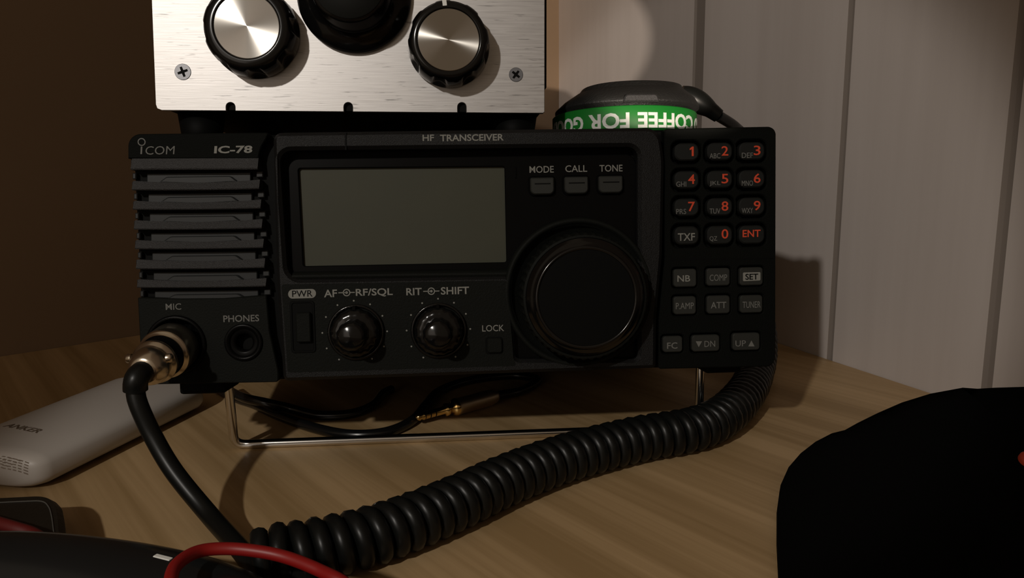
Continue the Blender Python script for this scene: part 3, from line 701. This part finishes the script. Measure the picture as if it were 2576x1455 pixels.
mb = MB(); tube(mb, tail, 2.6, 12); mb.build('microphone_cord', M['rubber'], mic)

# ------------------------------------------------------------------ cables and plug under the radio
jack = thing('audio_plug_lead', 'black audio lead ending in a gold-tipped jack plug under the radio', 'cable')
ja, jb = tab(1046, 1052, 4.5), tab(1250, 996, 5.2); jd = (jb - ja); JL = jd.length; jd.normalize()
JM = Matrix.Translation(ja * S) @ jd.to_track_quat('Z', 'Y').to_matrix().to_4x4()
k = JL / 43.0
mb = MB(); lathe(mb, [(0.01, 0), (1.0, 0.3), (1.7, 1.6), (1.2, 3.0), (1.75, 3.4), (1.75, 4.2)], 28)
for a in (4.6, 7.4): lathe(mb, [(1.75, a), (1.75, a + 2.2)], 28)
lathe(mb, [(1.75, 10.2), (1.75, 14.5 * k), (2.9, 14.8 * k), (2.9, 16.4 * k), (2.3, 16.8 * k), (2.3, 18.4 * k), (3.5, 18.8 * k), (4.1, 20 * k), (4.1, 20.8 * k)], 36)
jp = lab(mb.build('jack_plug', M['gold'], jack, JM), 'gold plated tip')
mb = MB()
for a in (4.2, 6.8, 9.6): lathe(mb, [(1.72, a), (1.72, a + 0.6)], 24)
mb.build('insulator_ring', M['darkp'], jp)
mb = MB(); lathe(mb, [(4.1, 20.6 * k), (4.1, 21.6 * k), (3.9, 22 * k), (3.9, JL * 0.9), (3.2, JL * 0.97), (2.4, JL), (0.01, JL)], 40); mb.build('plug_barrel', M['brass'], jp)
tp = spline([jb, jb + jd * 12 + Vector((0, 0, -1)), tab(1325, 978, 2.4), tab(1352, 956, 2.4), tab(1290, 945, 2.4), tab(1180, 958, 2.4), tab(1105, 985, 2.4), tab(1072, 1018, 2.4), tab(1035, 1060, 2.4), tab(970, 1088, 2.4), tab(880, 1094, 2.4), tab(790, 1077, 2.4), tab(700, 1046, 2.4), tab(640, 1018, 2.4), tab(596, 1003, 2.4), tab(560, 985, 2.4), tab(520, 962, 2.4)], 1.5)
mb = MB(); tube(mb, tp, 2.25, 12); mb.build('cord', M['gcable'], jack)
mb = MB()
t2 = spline([tab(560, 968, 7.6), tab(585, 988, 8.4), tab(620, 1003, 8.8), tab(670, 1014, 8.0), tab(730, 1028, 4.0), tab(800, 1045, 2.4), tab(880, 1042, 2.4), tab(935, 1022, 2.4), tab(962, 992, 2.4), tab(985, 980, 2.4)], 1.5)
tube(mb, t2, 2.2, 12)
tag(mb.build('thin_cable', M['gcable']), 'thin black cable curling under the radio inside the larger cable loop', 'cable')
# ------------------------------------------------------------------ power bank
near0, near1 = tab(118, 1238, 0), tab(505, 1040, 0)
dv = (near1 - near0).normalized(); pv = Vector((-dv.y, dv.x, 0)); PH = 14.5
far = tab(150, 1005, PH - 2)
Wd = (far - near0).dot(pv) + 0.5; st = near0 - dv * 3; L_ = (tab(518, 1005, 6) - st).dot(dv) + 5
PBM = Matrix((( dv.x, pv.x, 0, st.x * S), (dv.y, pv.y, 0, st.y * S), (0, 0, 1, 0.1 * S), (0, 0, 0, 1)))
pb = thing('power_bank', 'white rounded power bank lying on the desk left of the radio', 'power bank', PBM)
mb = MB(); vs = []; n = 48; prof_ = []
N = 40
sec = []
for k in range(N):
    a = 2 * pi * k / N; c_, s_ = cos(a), sin(a); e = 0.50
    sec.append((Wd / 2 + (Wd / 2) * (abs(c_) ** e) * (1 if c_ > 0 else -1), PH / 2 + (PH / 2) * (abs(s_) ** 0.62) * (1 if s_ > 0 else -1)))
stations = [(0.0, 0.0), (0.4, 0.72), (1.5, 0.86), (3.5, 0.95), (7, 1.0), (L_ - 7, 1.0), (L_ - 3.5, 0.95), (L_ - 1.5, 0.86), (L_ - 0.4, 0.72), (L_, 0.0)]
for x, sc_ in stations:
    for y, z in sec: vs.append((x, Wd / 2 + (y - Wd / 2) * max(sc_, 0.001), PH / 2 + (z - PH / 2) * max(sc_, 0.001)))
mb.add(vs, [(i * N + (k + 1) % N, i * N + k, (i + 1) * N + k, (i + 1) * N + (k + 1) % N) for i in range(len(stations) - 1) for k in range(N)], True)
pbody = mb.build('shell', M['pack'], pb)
def top_z(y): 
    t = abs((y - Wd / 2) / (Wd / 2)); c_ = t ** (1 / 0.5); s_ = sqrt(max(0, 1 - c_ * c_)); return PH / 2 + PH / 2 * s_ ** 0.62
_PI = PBM.inverted()
pa = to_loc(_PI, tab(6, 1073, PH)); pc = to_loc(_PI, tab(93, 1091, PH))
vs, fs = text_mesh('ANKER', 0.02); dd = (pc - pa); dd.z = 0; tl = dd.length; dd.normalize(); nv = Vector((-dd.y, dd.x, 0))
def tm(x, y, w_):
    p = pa + dd * (tl * x) + nv * (3.6 * y); return (p.x, p.y, top_z(p.y) + w_)
mb = MB(); extr(mb, vs, fs, tm, -0.3, 0.08); lab(mb.build('lettering', M['packink'], pb), 'dark printed word')
mb = MB(); cxp = to_loc(_PI, tab(14, 1172, PH - 1.5))
for k in range(5):
    for j in range(5 - (k > 3)):
        x0 = cxp.x + (k - 2) * 1.7 ; y0 = cxp.y - 3 + j * 2.3
        wv = 1.6
        mb.add([(x0, y0, top_z(y0) + 0.06), (x0 + 0.7, y0, top_z(y0) + 0.06), (x0 + 0.7, y0 + wv, top_z(y0 + wv) + 0.06), (x0, y0 + wv, top_z(y0 + wv) + 0.06)], [(0, 1, 2, 3)])
M['faint'] = mat('faint_grey_print', (0.27, 0.22, 0.18), 0.6)
lab(mb.build('fine_print', M['faint'], pb), 'faded small print')

# ------------------------------------------------------------------ headphones at the lower left
hp_ = thing('headphones', 'glossy black headphones in the lower left foreground, crossed by a red cable', 'headphones')
HB = [(-330, 1500), (-150, 1462), (0, 1452), (150, 1460), (300, 1480), (430, 1508), (530, 1540), (620, 1590), (690, 1660)]
pts = spline([tab(x, y, 12.2) for x, y in HB], 2)
mb = MB(); tube(mb, pts, 11.8, 28); hb = mb.build('headband', M['glossb'], hp_)
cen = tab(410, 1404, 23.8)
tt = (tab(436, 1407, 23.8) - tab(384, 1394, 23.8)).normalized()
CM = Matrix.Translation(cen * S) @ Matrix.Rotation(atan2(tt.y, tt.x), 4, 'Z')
mb = MB(); mb.box((-2.7, -0.7, -4.0), (2.7, 0.7, 0.3)); lab(mb.build('white_bar', M['white'], hp_, CM, bevel=0.2), 'short white bar on the band')  # small white bar set into the top of the band
# ear cushion block
cpx = [(-260, 1268), (110, 1250), (138, 1256), (156, 1275), (163, 1310), (172, 1420), (-260, 1440)]
cq = [(p.x, p.y) for p in (tab(x, y, 11) for x, y in cpx)]
cq = rnd(cq, [2, 2, 2, 2, 3, 2, 2], 5)
plate(mb := MB(), cq, (), 0.15, 12.0, 1.8, map3=lambda x, y, w_: (x, y, w_))
ec = mb.build('ear_cushion', M['leather'], hp_, bevel=0.6)
mb = MB(); i2 = spline([tab(x, y, 12.1) for x, y in [(-60, 1268), (60, 1262), (105, 1262), (122, 1275), (130, 1300), (136, 1345)]], 1)
tube(mb, i2, 0.22, 6); mb.build('stitching', M['thread'], ec)
rt = spline([tab(-60, 1300, 14), tab(0, 1318, 15), tab(40, 1330, 15), tab(85, 1345, 14), tab(130, 1375, 13.6)], 1)
mb = MB(); tube(mb, rt, 1.9, 10); M['redt'] = mat('dull_red_rubber', (0.10, 0.004, 0.003), 0.6)
lab(mb.build('side_trim', M['redt'], hp_), 'dull red trim')
# red cable arching over the band and the coiled cord
rp_ = [(470, 1640, 30), (436, 1540, 30), (430, 1460, 30), (448, 1418, 30), (500, 1388, 29), (570, 1381, 28), (650, 1388, 27), (720, 1403, 26), (800, 1434, 25), (880, 1478, 23), (960, 1560, 8), (1000, 1640, 1.8)]
mb = MB(); tube(mb, spline([tab(*p) for p in rp_], 1.2), 1.55, 14)
tag(mb.build('red_cable', M['redc']), 'thin red cable arching over the black band and the coiled cord', 'cable')

# ------------------------------------------------------------------ black fleece pouch at the right
OL = [(1975, 1560, 0.3), (1966, 1460, 1.5), (1961, 1360, 2.5), (1961, 1280, 3), (1968, 1225, 4), (1988, 1180, 5), (2018, 1145, 6.5), (2055, 1116, 8), (2095, 1095, 10), (2128, 1087, 11.5), (2160, 1069, 14), (2210, 1044, 18), (2270, 1018, 23.5), (2340, 996, 29), (2420, 981, 35), (2500, 976, 41), (2600, 973, 47), (2720, 975, 50), (2850, 990, 50)]
top = [tab(*p) for p in OL]; Cn = Vector((190, 150, 46)); vs = []; R_ = []
rings = 12
for P in top:
    inn = (Vector((Cn.x, Cn.y, 0)) - Vector((P.x, P.y, 0))).normalized()
    P.z = max(P.z, 1.6); col = [Vector((P.x, P.y, 0.9)) + inn * 1.5, P + Vector((0, 0, -P.z * 0.5)) - inn * 0.2, P]
    for k in range(1, rings + 1):
        t = k / rings; Q = P.lerp(Cn, t); Q.z = P.z + (max(Cn.z, P.z) - P.z) * (t ** 1.1) * 0.75 + sin(pi * t) * 1.0
        col.append(Q)
    R_.append(col)
# closing side towards the viewer's right, out of view
m_ = len(R_[0]); mb = MB()
for c in R_: vs += c
fs = [(i * m_ + j, (i + 1) * m_ + j, (i + 1) * m_ + j + 1, i * m_ + j + 1) for i in range(len(R_) - 1) for j in range(m_ - 1)]
mb.add(vs, fs, True)
pouch = tag(mb.build('soft_pouch', M['felt']), 'large matt black fleece pouch with a rounded outline at the right front of the desk', 'pouch')
so = pouch.modifiers.new('thick', 'SOLIDIFY'); so.thickness = 0.0008; so.offset = -1
cp = tab(2586, 1156, 52)
mb = MB(); lathe(mb, [(1.9, -0.6), (1.9, 0.3), (1.4, 0.7), (0.01, 0.8)], 24)
M['orange'] = mat('orange_red_tag', (0.5, 0.05, 0.02), 0.6)
lab(mb.build('tag', M['orange'], pouch, Matrix.Translation(cp * S) @ Matrix.Rotation(radians(35), 4, 'X')), 'small orange-red tag')
